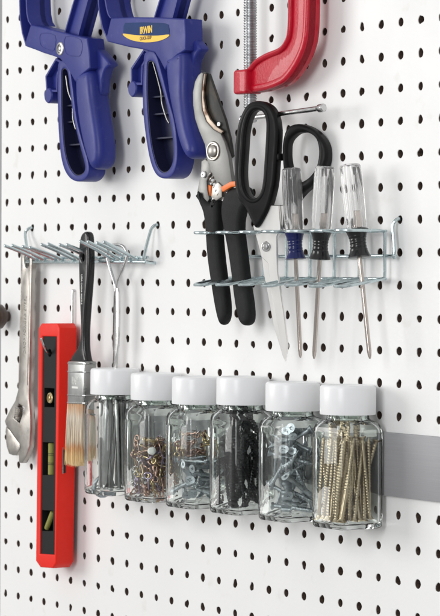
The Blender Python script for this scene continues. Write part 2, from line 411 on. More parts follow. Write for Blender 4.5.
def sheet(pl, pts, h, name, m, root, hh=.25, px=True):
    bm = B(); prism(bm, pl, pl.uvs(pts, h) if px else pts, h=h, thick=hh, r=.05, seg=1); return part(bm, name, m, root)
lab = sheet(p2, [(123.2, 33), (123.5, 26), (125, 22.6), (145, 22.2), (164, 22.8), (168.5, 24.5), (169.3, 30), (169, 35), (146, 36.5)], 1.9, 'name_label', M_['navy'], r2, .3)
sheet(p2, spline([(123, 33.4), (134, 34.8), (146, 35.4), (158, 35.4), (169, 34.4), (166, 38), (157, 41.2), (145, 42.2), (133, 40.4), (125.5, 37)], 3), 2.05, 'yellow_band', M_['yellow'], lab, .3)
text('IRWIN', 'lettering', M_['yellow'], p2, p2.uv(146, 30, 2), 2.0, 8.2, lab, xs=.86, bold=.35)
text('QUICK-GRIP', 'lettering', M_['brown_ink'], p2, p2.uv(145.5, 38, 2.2), 2.15, 3.9, lab, xs=.9, bold=.12, rot=-1)

# ================================================================ pruning shears
pp = Plane((215, 200), 26, 10)
rp = thing('pruning_shears', 'bypass pruning shears with grey black rubber grips and an orange latch', 'pruning shears', pp.P(0, 0, 0))
jawq = [(201, 72), (203.5, 72.5), (202, 84), (201, 97), (202, 110), (206, 121), (213, 129), (220.5, 133.5), (224.5, 142), (228, 155), (232.5, 186), (225, 192), (216, 186), (210, 172), (206.5, 160), (204.5, 145), (198.8, 131.5), (194.6, 119), (192.6, 105), (192.4, 92), (194.6, 81), (198, 74.5)]
bm = B(); prism(bm, pp, pp.uvs(jawq, 3), h=3, thick=4.6, r=1.0, seg=2); part(bm, 'hook_jaw', M_['cast'], rp, 45)
bm = B(); prism(bm, pp, pp.uvs([(202.6, 71.3), (207.6, 73.5), (212, 86), (218, 103), (224, 120), (228.5, 138), (231.2, 156), (229, 158), (222, 150), (212, 140), (206, 128), (201, 116), (199, 100), (200, 84)], 0), h=-1.2, thick=3, r=.3)
bl = part(bm, 'blade', M_['blade_dark'], rp)
bm = B(); prism(bm, pp, pp.uvs([(202.2, 73), (205, 74), (203.8, 86), (203.6, 98), (205.5, 109), (210, 119), (217, 127), (223, 131), (221, 133.8), (213, 129.3), (206, 121.3), (202, 110), (200.6, 97), (201.2, 84)], 2.2), h=2.2, thick=2.2, r=.35)
part(bm, 'cutting_edge', M_['blade_edge'], bl)
bm = B(); q = pp.uv(218.3, 124, 1); lathe(bm, [(2.0, -2.4), (2.0, .4), (1.5, .9), (.8, .9), (.7, .3)], pp.P(*q, 0), pp.n, 18); part(bm, 'rivet', M_['steel'], rp)
q = pp.uv(212.5, 151, 4)
bm = B(); lathe(bm, [(8.3, -2), (8.3, 3.2), (7.6, 4.2), (6.6, 4.2), (6.2, 3.2), (5.3, 3.2), (5.0, 5.0), (3.8, 6.0), (1.2, 6.6)], pp.P(*q, 0), pp.n, 36); part(bm, 'pivot_bolt', M_['forged'], rp)
bm = B(); prism(bm, pp, pp.uvs([(202, 161), (206, 159), (211, 163), (211.5, 172), (207.5, 181), (208, 190), (210, 199), (207.5, 203.5), (202, 199), (197.6, 193), (199.5, 183), (201.5, 173)], 2), h=3, thick=4, r=.8); part(bm, 'lever', M_['cast'], rp)
bm = B(); q = pp.uv(204.4, 174.5, 3); lathe(bm, [(2.9, -2), (2.9, 1), (2.2, 1.8), (1.1, 1.8), (1.0, 1.1)], pp.P(*q, 3), pp.n, 20); part(bm, 'rivet', M_['steel'], rp)
bm = B()   # coil spring between the grips
a, b = pp.pt(210, 172, 1), pp.pt(221, 195, 1); ax = (b-a).normalized(); nn = ax.orthogonal().normalized(); bb_ = ax.cross(nn)
tube(bm, [a.lerp(b, i/80)+(nn*math.cos(i/80*6*2*math.pi)+bb_*math.sin(i/80*6*2*math.pi))*3.2 for i in range(81)], .75, 7)
part(bm, 'coil_spring', M_['forged'], rp)
bm = B(); prism(bm, pp, pp.uvs([(213, 186), (219, 182), (223, 186), (223, 197), (217, 201), (212, 197)], 3), h=4.5, thick=6, r=1.2); part(bm, 'catch_block', M_['forged'], rp)
bm = B(); prism(bm, pp, pp.uvs([(222.5, 187.2), (232.5, 181.5), (247, 180.5), (247.6, 185), (233, 187), (224.5, 192)], 4), h=6.5, thick=3.5, r=.6)
prism(bm, pp, pp.uvs([(208, 184), (212, 186), (211.5, 196), (208, 196)], 0), h=1.5, thick=4, r=.5); part(bm, 'latch', M_['orange'], rp)
for lb, q in (('left grip', [(197.3, 190), (204.5, 199), (210, 203), (211, 199), (214, 200), (217, 201), (217.5, 214), (217.8, 232), (219.6, 255), (222, 275), (225, 296), (226, 312), (224.5, 321), (221, 325), (217.6, 321), (214, 306), (210, 281), (206.5, 256), (204.7, 231), (202.6, 213), (197.6, 200)]),
              ('right grip', [(222, 200), (227, 190.5), (235, 187), (244, 186.5), (248, 192), (247, 201), (241.5, 213), (239.5, 228), (242, 250), (245.5, 280), (249, 304), (249.5, 319), (246.5, 325), (241, 324.6), (237, 317), (233.5, 298), (230.5, 273), (226.7, 248), (221.8, 223), (220.4, 210)])):
    bm = B(); prism(bm, pp, spline(pp.uvs(q, 4), 3), h=5.5, thick=11, r=4.4, seg=4); part(bm, 'grip', M_['rubber'], rp, 60)

# ================================================================ scissors
ps = Plane((278, 200), 26, 27)
rs = thing('scissors', 'large steel scissors with black plastic finger loops, tips pointing down', 'scissors', ps.P(0, 0, 0))
outL = [(256.2, 100.5), (264, 102.2), (270.5, 107), (275, 116), (277, 127), (277, 140), (275.4, 162), (273.4, 185), (268, 206), (262, 219), (257, 226.6), (253.5, 226.6), (249, 218), (243.5, 206.5), (237, 199), (233.8, 185), (233, 165), (234.4, 140), (237.4, 122.5), (243, 109), (249, 102.6)]
inL = [(257.5, 110), (262.3, 113), (265, 122), (264.7, 140), (263.3, 162), (261.8, 182), (259, 193), (253.7, 198), (247.8, 195.5), (243.8, 187), (242.5, 172), (243.7, 152), (245, 133), (247.7, 120), (252, 112)]
outR = [(283.7, 133), (288.5, 126), (297, 123.6), (306, 125.5), (314, 130), (321, 137.5), (326, 147.5), (326.3, 160), (321, 172.5), (312.5, 184), (302, 193), (294.5, 203), (290.5, 216), (286, 229), (281.5, 226), (282.5, 208), (284, 192), (283.5, 180), (282, 166), (281, 148)]
inR = [(287.8, 141), (294.5, 134), (301, 132.2), (308, 133), (315, 139), (317.6, 151), (315.4, 166), (308, 177), (298, 182), (291, 175.5), (287.3, 163), (286.4, 151)]
bm = B(); prism(bm, ps, spline(ps.uvs(outL, 6), 4), [spline(ps.uvs(inL, 6), 4)], h=6, thick=12, r=3.2, seg=4)
u = [Vector(q) for q in spline(ps.uvs(inL, 6), 4)]; u = u if area2(u) > 0 else u[::-1]
tube(bm, [ps.P(q.x, q.y, 4.6) for q in inset(u, -2.6)], 2.1, 8, closed=True)
box(bm, ps.pt(278.8, 157, 0), (7, 7, 6), 1.5)
part(bm, 'handle', M_['black'], rs, 60)
bm = B(); prism(bm, ps, spline(ps.uvs(outR, 4), 4), [spline(ps.uvs(inR, 4), 4)], h=4, thick=13, r=3.4, seg=4); part(bm, 'handle', M_['black'], rs, 60)
bm = B(); prism(bm, ps, ps.uvs([(259, 215), (266, 205), (279, 205), (280.8, 229), (277, 236), (277, 254), (277.4, 270), (281, 295), (284, 315), (287.6, 346), (285, 361.5), (277.5, 325), (270.2, 287), (267.6, 263), (261.2, 257), (257.6, 243), (253, 226)], 1.5), h=1.5, thick=2.6, r=.5, seg=1)
part(bm, 'blade', M_['blade'], rs)
bm = B(); prism(bm, ps, ps.uvs([(286, 205), (283, 228), (272, 246), (270, 262), (276, 300), (283, 340), (285.2, 361), (282.8, 357), (273.2, 325), (263.2, 272), (260.8, 252), (266, 236), (276, 205)], -1.4), h=-1.4, thick=2.6, r=.5, seg=1)
part(bm, 'blade', M_['blade'], rs)
q = ps.uv(266, 246.5, 2)
bm = B(); lathe(bm, [(4.2, 0), (4.2, 1.0), (3.7, 1.5), (3.1, 1.5), (3.0, .9), (2.5, .9), (2.4, 2.0), (1.9, 2.5), (.6, 2.7)], ps.P(*q, 1), ps.n, 30); part(bm, 'pivot_screw', M_['steel'], rs)

# ================================================================ screwdrivers
def screwdriver(label, top, tip, d, s, collar_m):
    a, b = U(*top, d), U(*tip, d); ax = (b-a).normalized(); Lg = (b-a).length
    root = thing('screwdriver', label, 'screwdriver', b, 'clear handled screwdrivers in the rack')
    hl = Lg*.335; cl = Lg*.142
    fl = lambda an, z: 1-.15*(1-abs(math.sin(4*an))**.8 if 2 < z < hl-1 else 0)
    bm = B(); lathe(bm, [(5.5*s, 0), (7.3*s, .5), (8.0*s, 1.8), (8.5*s, 8), (8.6*s, hl*.5), (8.3*s, hl*.8), (8.0*s, hl-2), (7.5*s, hl)], a, ax, 80, fl); part(bm, 'grip', M_['acrylic'], root, 16)
    bm = B(); pr = []
    for i in range(25):
        t = i/24; r = 6.0+2.9*abs(2*t-1)**2.0
        if .28 < t < .72: r += .28*math.cos((t-.5)*2*math.pi/.11)
        pr.append((r*s, hl+.35+cl*t))
    pr = [(pr[0][0]-.9, pr[0][1]-.2)]+pr+[(pr[-1][0]-1.2, pr[-1][1]+.5)]
    lathe(bm, pr, a, ax, 32); part(bm, 'collar', collar_m, root, 50)
    rr = 1.75*s
    bm = B(); lathe(bm, [(rr*1.0, hl*.72), (rr*1.25, hl*.73), (rr*1.25, hl*.97), (rr, hl*.98), (rr, Lg-7), (rr*.98, Lg-6), (rr*.8, Lg-2.6), (rr*.35, Lg-.2), (.15, Lg)], a, ax, 20,
                    lambda an, z: 1-(.35*abs(math.cos(2*an))**3 if z > Lg-6.5 else 0)); part(bm, 'shaft', M_['nickel'], root, 40)
screwdriver('small screwdriver with a clear fluted handle and a blue collar', (291.3, 168), (300.5, 358), 26, .95, M_['blue_collar'])
screwdriver('clear handled screwdriver with a black collar beside the blue collared one', (325, 166), (314, 359), 26, .98, M_['black_gloss'])
screwdriver('clear handled screwdriver with a black collar at the right end of the rack', (350, 164.5), (370, 359), 25, 1.03, M_['black_gloss'])

# ================================================================ right rack of wire loops
W = 1.3
rk = thing('wire_tool_rack', 'zinc wire rack of long loops holding shears, scissors and screwdrivers', 'wire rack', U(395, 256, 6))
bm = B()
xr = U(393, 256, 6).x; zb = U(393, 256, 6).z; pitch = 33.5
tube(bm, [Vector((xr-pitch*6.6, -6, zb)), Vector((xr-60, -6, zb)), Vector((xr+3, -6, zb))], W*1.05, 10)
part(bm, 'back_bar', M_['zinc'], rk)
for xx, k in ((xr+1, 1), (xr-pitch*6.6, -1)):
    hx = 25*SP if k > 0 else round((xx-8)/SP)*SP; hz = -8*SP; bm = B()
    tube(bm, spline([(hx, 6, hz-1), (hx, -1, hz+.5), (hx-.5*k, -4.2, hz-1.5), (hx-1.5*k, -5.6, hz-6), (xx+.3*k, -6, zb+6), (xx, -6, zb), (xx, -5.2, zb-1.2)], 4, False), W*1.15, 10)
    part(bm, 'mount', M_['zinc'], rk)
zt, zl = U(384, 231, 8).z, U(384, 279, 8).z
for i in range(7):
    x = xr-8-i*pitch; w = 19; bm = B(); jt = lambda: random.uniform(-1, 1)
    sag = -5.4+jt()*.7; y0, y1 = -8, -46
    path = []
    def uloop(z, zo, rev):
        L_ = [(x, y0-3, z), (x, y1+8, z+zo*.8), (x-3.5, y1+2, z+zo), (x-w/2, y1, z+zo), (x-w+3.5, y1+2, z+zo), (x-w, y1+8, z+zo*.8), (x-w, y0-3, z)]
        return L_[::-1] if rev else L_
    path = uloop(zt, .3, True)+[(x, y0, zt-3), (x, y0, (zt+zl)/2), (x, y0, zl+3)]+uloop(zl, sag, False)
    tube(bm, spline(path, 4, False), W, 10); part(bm, 'loop', M_['zinc'], rk)
for z in (zt, zl):
    bm = B(); tube(bm, [Vector((xr-8-6*pitch-20, y0+1.2, z)), Vector((xr-100, y0+1.2, z)), Vector((xr-8, y0+1.2, z))], W*.9, 10); part(bm, 'rail', M_['zinc'], rk)

# ================================================================ red C clamp
pc = Plane((300, 60), 22)
rc = thing('c_clamp', 'red enamelled C clamp with a threaded steel screw and sliding handle', 'clamp', pc.P(0, 0, 0))
outer = [(240, 94), (252, 92.6), (268, 89.8), (282, 84.5), (289, 79), (296.5, 69), (303, 57), (307.5, 44), (309.5, 30), (310.5, 0), (310.5, -70), (310, -100), (300, -118), (280, -128), (240, -132)]
inner = [(240, -112), (275, -108), (287, -98), (292, -80), (292.5, 0), (291.6, 30), (289, 40), (283, 47.5), (270, 53), (258.5, 60), (251, 68.5), (240, 70.5)]
bm = B(); o_ = pc.uvs(outer, 0); i_ = pc.uvs(inner, 0)
so = spline(o_, 4, False); si = spline(i_, 4, False)
prism(bm, pc, [tuple(q) for q in so]+[tuple(q) for q in si], h=2.5, thick=9, r=1.2, seg=2)
def rib(line, off, w, h, th, r):
    a = inset(line+line[::-1][1:-1], off)[:len(line)] if False else None
for line, sgn, w in ((so[2:], 1, 6.5), (si[:-4], 1, 4.5)):
    L2 = [Vector((q[0], q[1])) for q in line]; off = []
    for k in range(len(L2)):
        t = (L2[min(k+1, len(L2)-1)]-L2[max(k-1, 0)]).normalized(); n = Vector((-t.y, t.x)); off.append(L2[k]+n*w)
    prism(bm, pc, [tuple(q) for q in L2]+[tuple(q) for q in off[::-1]], h=3.3 if w > 5 else 5.5, thick=14 if w > 5 else 16, r=2.4, seg=3)
# boss round the screw
bx = pc.uv(248, 82, 3)
sx_ = pc.uv(248.5, 82, 0)[0]
prism(bm, pc, roundrect(19, 20, 2.5, 3, (sx_-1.0, pc.uv(248, 82, 0)[1])), h=8.5, thick=17, r=2.0, seg=3)
part(bm, 'frame', M_['red_paint'], rc, 50)
bm = B(); z_top, z_bot = pc.uv(250, -70, 0)[1], pc.uv(250, 122, 0)[1]; pr = []; z = 0; Ls = z_top-z_bot
while z < Ls-12: pr += [(4.75, z), (5.6, z+.8), (5.6, z+1.15), (4.75, z+1.95)]; z += 2.15
pr += [(4.6, z), (4.6, Ls-9), (5.6, Ls-8), (5.6, Ls-1), (4.8, Ls)]
lathe(bm, pr, pc.P(sx_, z_top, -1), (0.01, 0, -1), 24); part(bm, 'screw', M_['thread'], rc, 20)
bm = B(); lathe(bm, [(8, 0), (9, 2), (9, 5), (6, 8), (4, 9)], pc.P(sx_, z_top+8, -1), (0, 0, -1), 24); part(bm, 'swivel_pad', M_['zinc_hw'], rc)
zz = z_bot+5.5
h0, h1 = pc.P(sx_-6, pc.uv(247, 119, 0)[1], 1.5), pc.pt(324, 107.5, 1)
bm = B(); ax = (h1-h0).normalized(); Lh = (h1-h0).length
lathe(bm, [(2.4, -1.5), (3.4, -.6), (3.4, 5), (2.3, 6.5), (2.1, 8), (2.1, Lh-9), (2.3, Lh-8), (3.3, Lh-6), (3.4, Lh-1), (2.3, Lh)], h0, ax, 18); part(bm, 'tommy_bar', M_['steel'], rc)

# ================================================================ left rack with prongs
rl = thing('prong_rack', 'zinc wire rack with paired angled prongs holding wrench, brush and opener', 'wire rack', U(80, 258, 9))
xl0, xl1 = U(24, 258, 9).x, U(147.5, 256, 9).x
zr = U(90, 257.5, 9).z
bm = B()
for dz, dy in ((0, -9), (-4.2, -10.5)): tube(bm, [Vector((xl0, dy, zr+dz)), Vector(((xl0+xl1)/2, dy, zr+dz)), Vector((xl1, dy, zr+dz))], W*1.05, 10)
part(bm, 'cross_bar', M_['zinc'], rl)
for (hx, hz), xx in (((2*SP, -8*SP), xl0+12), ((11*SP, -8*SP), xl1)):
    bm = B(); tube(bm, spline([(hx, 6, hz-1), (hx, -1, hz+.3), (hx-1, -4, hz-1.5), (hx-2.5, -6, hz-6), (xx-.5, -11.5, zr+4), (xx-1, -12, zr-1), (xx-1.2, -9, zr-4), (xx-1.2, 1, zr-5)], 4, False), W*1.1, 10)
    part(bm, 'mount', M_['zinc'], rl)
for tx, ty in ((4.6, 245.6), (12.3, 245.2), (22.7, 246.4), (29.8, 247.3), (41.4, 244.4), (48.2, 243.9), (59.6, 244.6), (66.8, 244.6), (80, 241.2), (87.7, 241.6), (97, 242.6), (103.8, 241.8)):
    t = U(tx, ty, 43); bm = B(); x = t.x+1.5
    tube(bm, spline([(x+1.5, -7.5, zr-3), (x+.8, -11, zr-1.6), (x+.2, -16, zr+.9), (x-.6, -28, (zr+t.z)/2+.3), (t.x, -43, t.z)], 4, False), W*1.15, 10)
    part(bm, 'prong', M_['zinc'], rl)

# ================================================================ adjustable wrench
pw = Plane((25, 300), 13)
rw = thing('adjustable_wrench', 'worn chrome adjustable wrench hanging jaws down by its handle hole', 'wrench', pw.P(0, 0, 0))
body = [(20.6, 252), (22.5, 248), (26, 246.5), (29.5, 248), (31.3, 252), (31.5, 262), (30.6, 300), (29.8, 340), (28.8, 385), (28.5, 398), (29.8, 412), (30.2, 428), (29.2, 446), (26, 456), (22, 463.2), (18.6, 463), (18.6, 455), (20.2, 447), (17.5, 441), (13, 434.5), (9, 429), (5.6, 425.6), (4.4, 421), (9.5, 410), (14.8, 401), (17.8, 390), (18.3, 370), (19.2, 328), (20.2, 290)]
slot = [(24.2, 257), (27, 255), (28.8, 258), (28.8, 265), (26.6, 268), (24.3, 265)]
worm = [(18.6, 404), (24.8, 407.6), (19.2, 423.2), (13.3, 418)]
bm = B(); prism(bm, pw, pw.uvs(body, 0), [spline(pw.uvs(slot, 0), 3), pw.uvs(worm, 0)], h=0, thick=6, r=1.1, seg=2)
part(bm, 'body', M_['forged'], rw, 40)
bm = B()
for a, b in ((pw.pt(21.7, 271, -.1), pw.pt(19.6, 385, -.1)), (pw.pt(30.0, 271, -.1), pw.pt(27.6, 385, -.1))): tube(bm, [a, b], .6, 8)
part(bm, 'raised_rim', M_['forged'], rw)
bm = B(); prism(bm, pw, pw.uvs([(5.6, 426.4), (9, 429.6), (13, 435.4), (19, 443.6), (19.6, 448), (15.9, 455.6), (12, 455.4), (8.6, 454), (6.3, 447), (5.4, 441), (5.9, 437), (4.9, 432)], -.4), h=-.6, thick=5, r=.9, seg=2)
part(bm, 'sliding_jaw', M_['forged'], rw, 40)
a, b = pw.pt(19.5, 407, -3), pw.pt(18.5, 420, -3); bm = B(); Lw = (b-a).length
pr = [(3.2, 0)]+[(3.2+1.1*(i % 2), Lw*(i+.5)/13) for i in range(13)]+[(3.2, Lw)]
lathe(bm, pr, a, b-a, 20, lambda an, s: 1-.06*math.cos(10*an+s*.8)); part(bm, 'worm_screw', M_['forged'], rw, 30)
text('DROP FORGED STEEL', 'lettering', M_['forged'], pw, pw.uv(24.9, 325, 0), .05, 6.0, rw, rot=88.5, extr=.25, xs=.95)

# ================================================================ wire opener
po = Plane((115, 290), 15)
ro = thing('paint_can_opener', 'steel wire paint can opener with a looped top and flat shaft', 'opener', po.P(0, 0, 0))
bm = B(); tube(bm, spline([po.pt(x, y, 0) for x, y in ((115.6, 292), (114.6, 283), (110.5, 270), (107.2, 257), (108, 250), (112, 245.5), (118, 244.5), (124, 247), (127, 253), (126.4, 260), (122, 271), (117.8, 281), (116.2, 292))], 4, False), 1.55, 10)
part(bm, 'loop', M_['steel'], ro, 50)
bm = B(); prism(bm, po, po.uvs([(114.6, 288), (117.4, 288), (118.4, 296), (118.6, 320), (117.8, 345), (116.6, 352), (115.8, 368), (112.4, 369.5), (112.4, 366), (113, 352), (112.2, 345), (112.8, 320), (113.4, 296)], 1), h=1, thick=2.2, r=.6)
part(bm, 'shaft', M_['steel'], ro)

# ================================================================ paint brush
pb = Plane((80, 360), 29)
rb_ = thing('paint_brush', 'flat paint brush with a black handle and pale bristles, hanging beside the level', 'paint brush', pb.P(0, 0, 0))
hq = [(83, 231.4), (79.5, 234), (77.6, 241), (76.6, 254), (76.7, 272), (77.5, 300), (78.6, 325), (78.4, 337), (75.5, 347), (70, 355.5), (67.6, 361), (67.6, 363.5), (84.6, 364.3), (84.6, 361), (83.2, 354), (82.4, 345), (82.4, 330), (84, 305), (86, 280), (86.8, 260), (86.4, 244), (85.6, 234.5)]
bm = B(); prism(bm, pb, spline(pb.uvs(hq, 0), 3), [circ(pb.uv(80.8, 257.5, 0), 2.9, 16)], h=-1.5, thick=8, r=2.6, seg=4)
part(bm, 'handle', M_['black_gloss'], rb_, 60)
def rrbox(bm, px, h, y0, y1, thick, r=2.5, n=1):
    pass
def bandbox(bm, quad, h, thick, r):
    prism(bm, pb, pb.uvs(quad, h), h=h, thick=thick, r=r, seg=3)
bm = B(); bandbox(bm, [(67.4, 360.8), (84.4, 361.6), (83.2, 405), (66.8, 404.4)], 1.2, 13, 1.6)
fe = part(bm, 'ferrule', M_['tin'], rb_, 50)
bm = B()
for y in (363.2, 371.5, 395, 402.5):
    u0, u1 = pb.uv(67.6-(y-361)*.012, y, 1.2), pb.uv(84.3-(y-361)*.02, y+.8, 1.2)
    for hh in (1.25, ):
        q = [pb.P(u0[0], u0[1], hh-1), pb.P(u0[0]+1, u0[1], hh), pb.P(u1[0]-1, u1[1], hh), pb.P(u1[0]+.1, u1[1], hh-1.2), pb.P(u1[0]+.1, u1[1], hh-11.5), pb.P(u1[0]-1.2, u1[1], hh-12.9), pb.P(u0[0], u0[1], hh-12.9)]
        tube(bm, q, .75, 8, closed=True)
u0, u1 = pb.uv(83.8, 363, .6), pb.uv(82.9, 404, .6)
part(bm, 'crimp', M_['tin'], fe)
text('1½"', 'lettering', M_['ink'], pb, pb.uv(74.6, 381, 1.3), 1.3, 9.5, fe, xs=.75, bold=.15)
bm = B(); a = pb.uv(75, 387.5, 1.3); box(bm, pb.P(a[0], a[1], 1.3), (11, .2, 1.8), 0); part(bm, 'printed_bar', M_['ink'], fe)
text('USA', 'lettering', M_['ink'], pb, pb.uv(81.6, 278, -1.4), -1.42, 3.6, rb_, rot=-90, bold=.05)
text('CHINA BRISTLE', 'lettering', M_['ink'], pb, pb.uv(81.4, 293.5, -1.4), -1.42, 2.9, rb_, rot=-90, bold=.04)
BR_Z0 = pb.uv(74, 468, 0)[1]*MM+.011; BR_Z1 = pb.uv(74, 405, 0)[1]*MM+.011
mb = bristle_mat()
bm = B(); prism(bm, pb, pb.uvs([(67.2, 404), (83, 404.6), (82.8, 430), (82.6, 452), (82, 463), (78, 466.3), (72, 466), (65.4, 463.4), (64.6, 455), (66, 430)], 0), h=.6, thick=12.5, r=2.2, seg=3)
rr_ = random.Random(5)
for i in range(420):      # individual hairs over the block
    side = rr_.random() < .45
    if not side:
        f = rr_.random(); x0_, x1_ = 67.4+f*15.4, 64.8+f*17.8
        a = pb.pt(x0_, 403.5, .7); y = 464.5+rr_.uniform(-3, 3.2)-2.5*abs(f-.5)**2*4
        b = pb.pt(x1_+rr_.uniform(-.7, .7), y, rr_.uniform(-.5, 2.0)); m = a.lerp(b, .55)+Vector((rr_.uniform(-.4, .4), -rr_.uniform(.1, .7), 0))
    else:
        g = rr_.uniform(0, 12); a = pb.pt(83, 404, 0)+Vector((.1, g, 0)); b = pb.pt(82.4, 463+rr_.uniform(-3, 3.5), 0)+Vector((rr_.uniform(-.2, 1.6), g*1.05, 0)); m = a.lerp(b, .55)+Vector((rr_.uniform(0, .7), 0, 0))
    tube(bm, [a, m, b], [.16, .17, .09], 4, cap='flat')
part(bm, 'bristles', mb, rb_, 50)

# ================================================================ red level and its hook
pv = Plane((46, 445), 25)
rv = thing('torpedo_level', 'red torpedo level with a black face and yellow vials, hanging upright on a hook', 'spirit level', pv.P(0, 0, 0))
def lv(x, y): return (x+(445-y)*.0125, y)            # the level leans very slightly
front = [lv(37.0, 328), lv(39.6, 323.4), lv(55.6, 323.4), lv(58, 328), lv(57.9, 440), lv(57.3, 563), lv(54.2, 568.4), lv(41.6, 567.6), lv(37, 561), lv(37, 440)]
ch = [lv(40.6, 336.4), lv(55, 336.6), lv(55.5, 554.8), lv(40.7, 554)]
uF, uC = pv.uvs(front), pv.uvs(ch)
hole = circ(pv.uv(48.2, 353, 0), 3.6, 18)
v1 = pv.uvs([lv(43.6, 388), lv(53.6, 388.4), lv(53.8, 407.4), lv(43.8, 407)], -1.5)
v2 = pv.uvs([lv(42.6, 442.4), lv(53.6, 442.6), lv(53.7, 475.4), lv(42.8, 475)], -1.5)
v3 = pv.uvs([lv(42.8, 510.4), lv(53.8, 510.8), lv(54, 531.4), lv(43, 531)], -1.5)
bm = B(); prism(bm, pv, uF, [uC], h=0, thick=19, r=1.3, seg=3); part(bm, 'body', M_['red'], rv, 45)
bm = B(); prism(bm, pv, inset(uC if area2(uC) > 0 else uC[::-1], -.4), [hole, v1, v2, v3], h=-1.5, thick=15, r=.3, seg=1)
ins = part(bm, 'face_insert', M_['lvl_black'], rv)
bm = B(); uu = inset(uC if area2(uC) > 0 else uC[::-1], -.6); prism(bm, pv, uu, [hole], h=-13, thick=3, r=.05, seg=1); part(bm, 'shade_plate', M_['dark'], rv)  # dark plate giving the vial windows their shade
a = pv.uv(49.8, 398, -4); bm = B(); lathe(bm, [(5.3, 0), (5.3, 3), (4.6, 3.6), (3.6, 3.6), (3.5, 2.8), (1.8, 2.8), (1.6, 3.8), (.6, 4)], pv.P(a[0], a[1], -7), pv.n, 26); vi = part(bm, 'vial', M_['brass'], rv, label='round yellow end vial near the top of the level')
c0, c1 = pv.pt(51.6, 442.6, -6), pv.pt(51.3, 475.4, -6)
bm = B(); lathe(bm, [(2.4, .3), (3.1, 1), (3.1, (c1-c0).length-1), (2.4, (c1-c0).length-.3)], c0, c1-c0, 22); vv = part(bm, 'vial', M_['vial'], rv, label='upright yellow vial in the middle window')
bm = B()
for f in (.33, .38, .62, .67): lathe(bm, [(3.16, -.25), (3.2, 0), (3.16, .25)], c0.lerp(c1, f), c1-c0, 22)
part(bm, 'vial_line', M_['black'], vv)
c0, c1 = pv.pt(46.5, 529, -6), pv.pt(53, 512, -6)
bm = B(); lathe(bm, [(1.8, 0), (2.5, .8), (2.5, (c1-c0).length-.8), (1.8, (c1-c0).length)], c0, c1-c0, 20); part(bm, 'vial', M_['vial'], rv, label='slanted yellow vial near the bottom of the level')
# slot of the centre vial on the long edge, its shade a dark slab
ue = pv.uv(*lv(57.9, 440)); bm = B()
z0, z1 = pv.uv(55, 448, 0)[1], pv.uv(55, 473, 0)[1]
box(bm, pv.P(pv.uv(*lv(57.7, 460))[0]+.1, (z0+z1)/2, -7.2), (.7, 2.6, z0-z1), .15); part(bm, 'edge_slot_shade', M_['dark'], rv)
bm = B(); box(bm, pv.P(pv.uv(*lv(57.7, 460))[0]+.3, (z0+z1)/2, -5.4), (.9, .9, z0-z1+1.5), .2); part(bm, 'edge_trim', M_['tin'], rv)
# hook
hx = U(73, 300, 2).x
hk = thing('peg_hook', 'single bent steel peg hook passing through the hole of the red level', 'hook', (hx, -2, U(73, 300, 2).z))
hz = -12*SP; e = pv.pt(48.4, 353, 0); tp = pv.pt(41, 338, 9)
hx2 = round(hx/SP)*SP
bm = B(); tube(bm, spline([(hx, 7, U(73, 291, 2).z), (hx, -1, U(73, 290.5, 2).z), (hx, -2.4, U(73, 294, 2).z), (hx, -2.4, U(73, 320, 2).z), (hx-1, -2.6, e.z+7), (e.x+1, -5, e.z+1.2), (e.x, -12, e.z-.4), (e.x, -22, e.z-.6), tuple(pv.pt(47.6, 351.8, 2)), tuple(pv.pt(44.4, 346.5, 7)), tuple(pv.pt(41.4, 338.5, 10))], 4, False), 1.25, 10)
part(bm, 'wire', M_['steel'], hk)

# ================================================================ round knob at the left edge
kc = U(-4.2, 316.5, 14)
bm = B(); lathe(bm, [(5, -13.5), (5.5, -11), (8, -9), (12, -5), (13.2, 0), (12.4, 5), (9.5, 9.5), (5, 12.4), (1, 13.2)], kc, (0, -1, 0), 36)
solo(bm, 'wooden_knob', M_['wood'], 'dark brown round wooden knob at the far left edge of the board', 'knob', kc, ang=60)

# ================================================================ metal strip behind the jars
z0, z1 = U(400, 433.5, 3).z, U(400, 497.5, 3).z
xs0, xs1 = U(104, 430, 3).x, 900
bm = B(); box(bm, ((xs0+xs1)/2, -1.8, (z0+z1)/2), (xs1-xs0, 3.2, z0-z1), .35)
solo(bm, 'metal_strip', M_['strip'], 'flat grey metal strip across the pegboard behind the spice jars', 'metal strip', ((xs0+xs1)/2, -1.8, (z0+z1)/2))

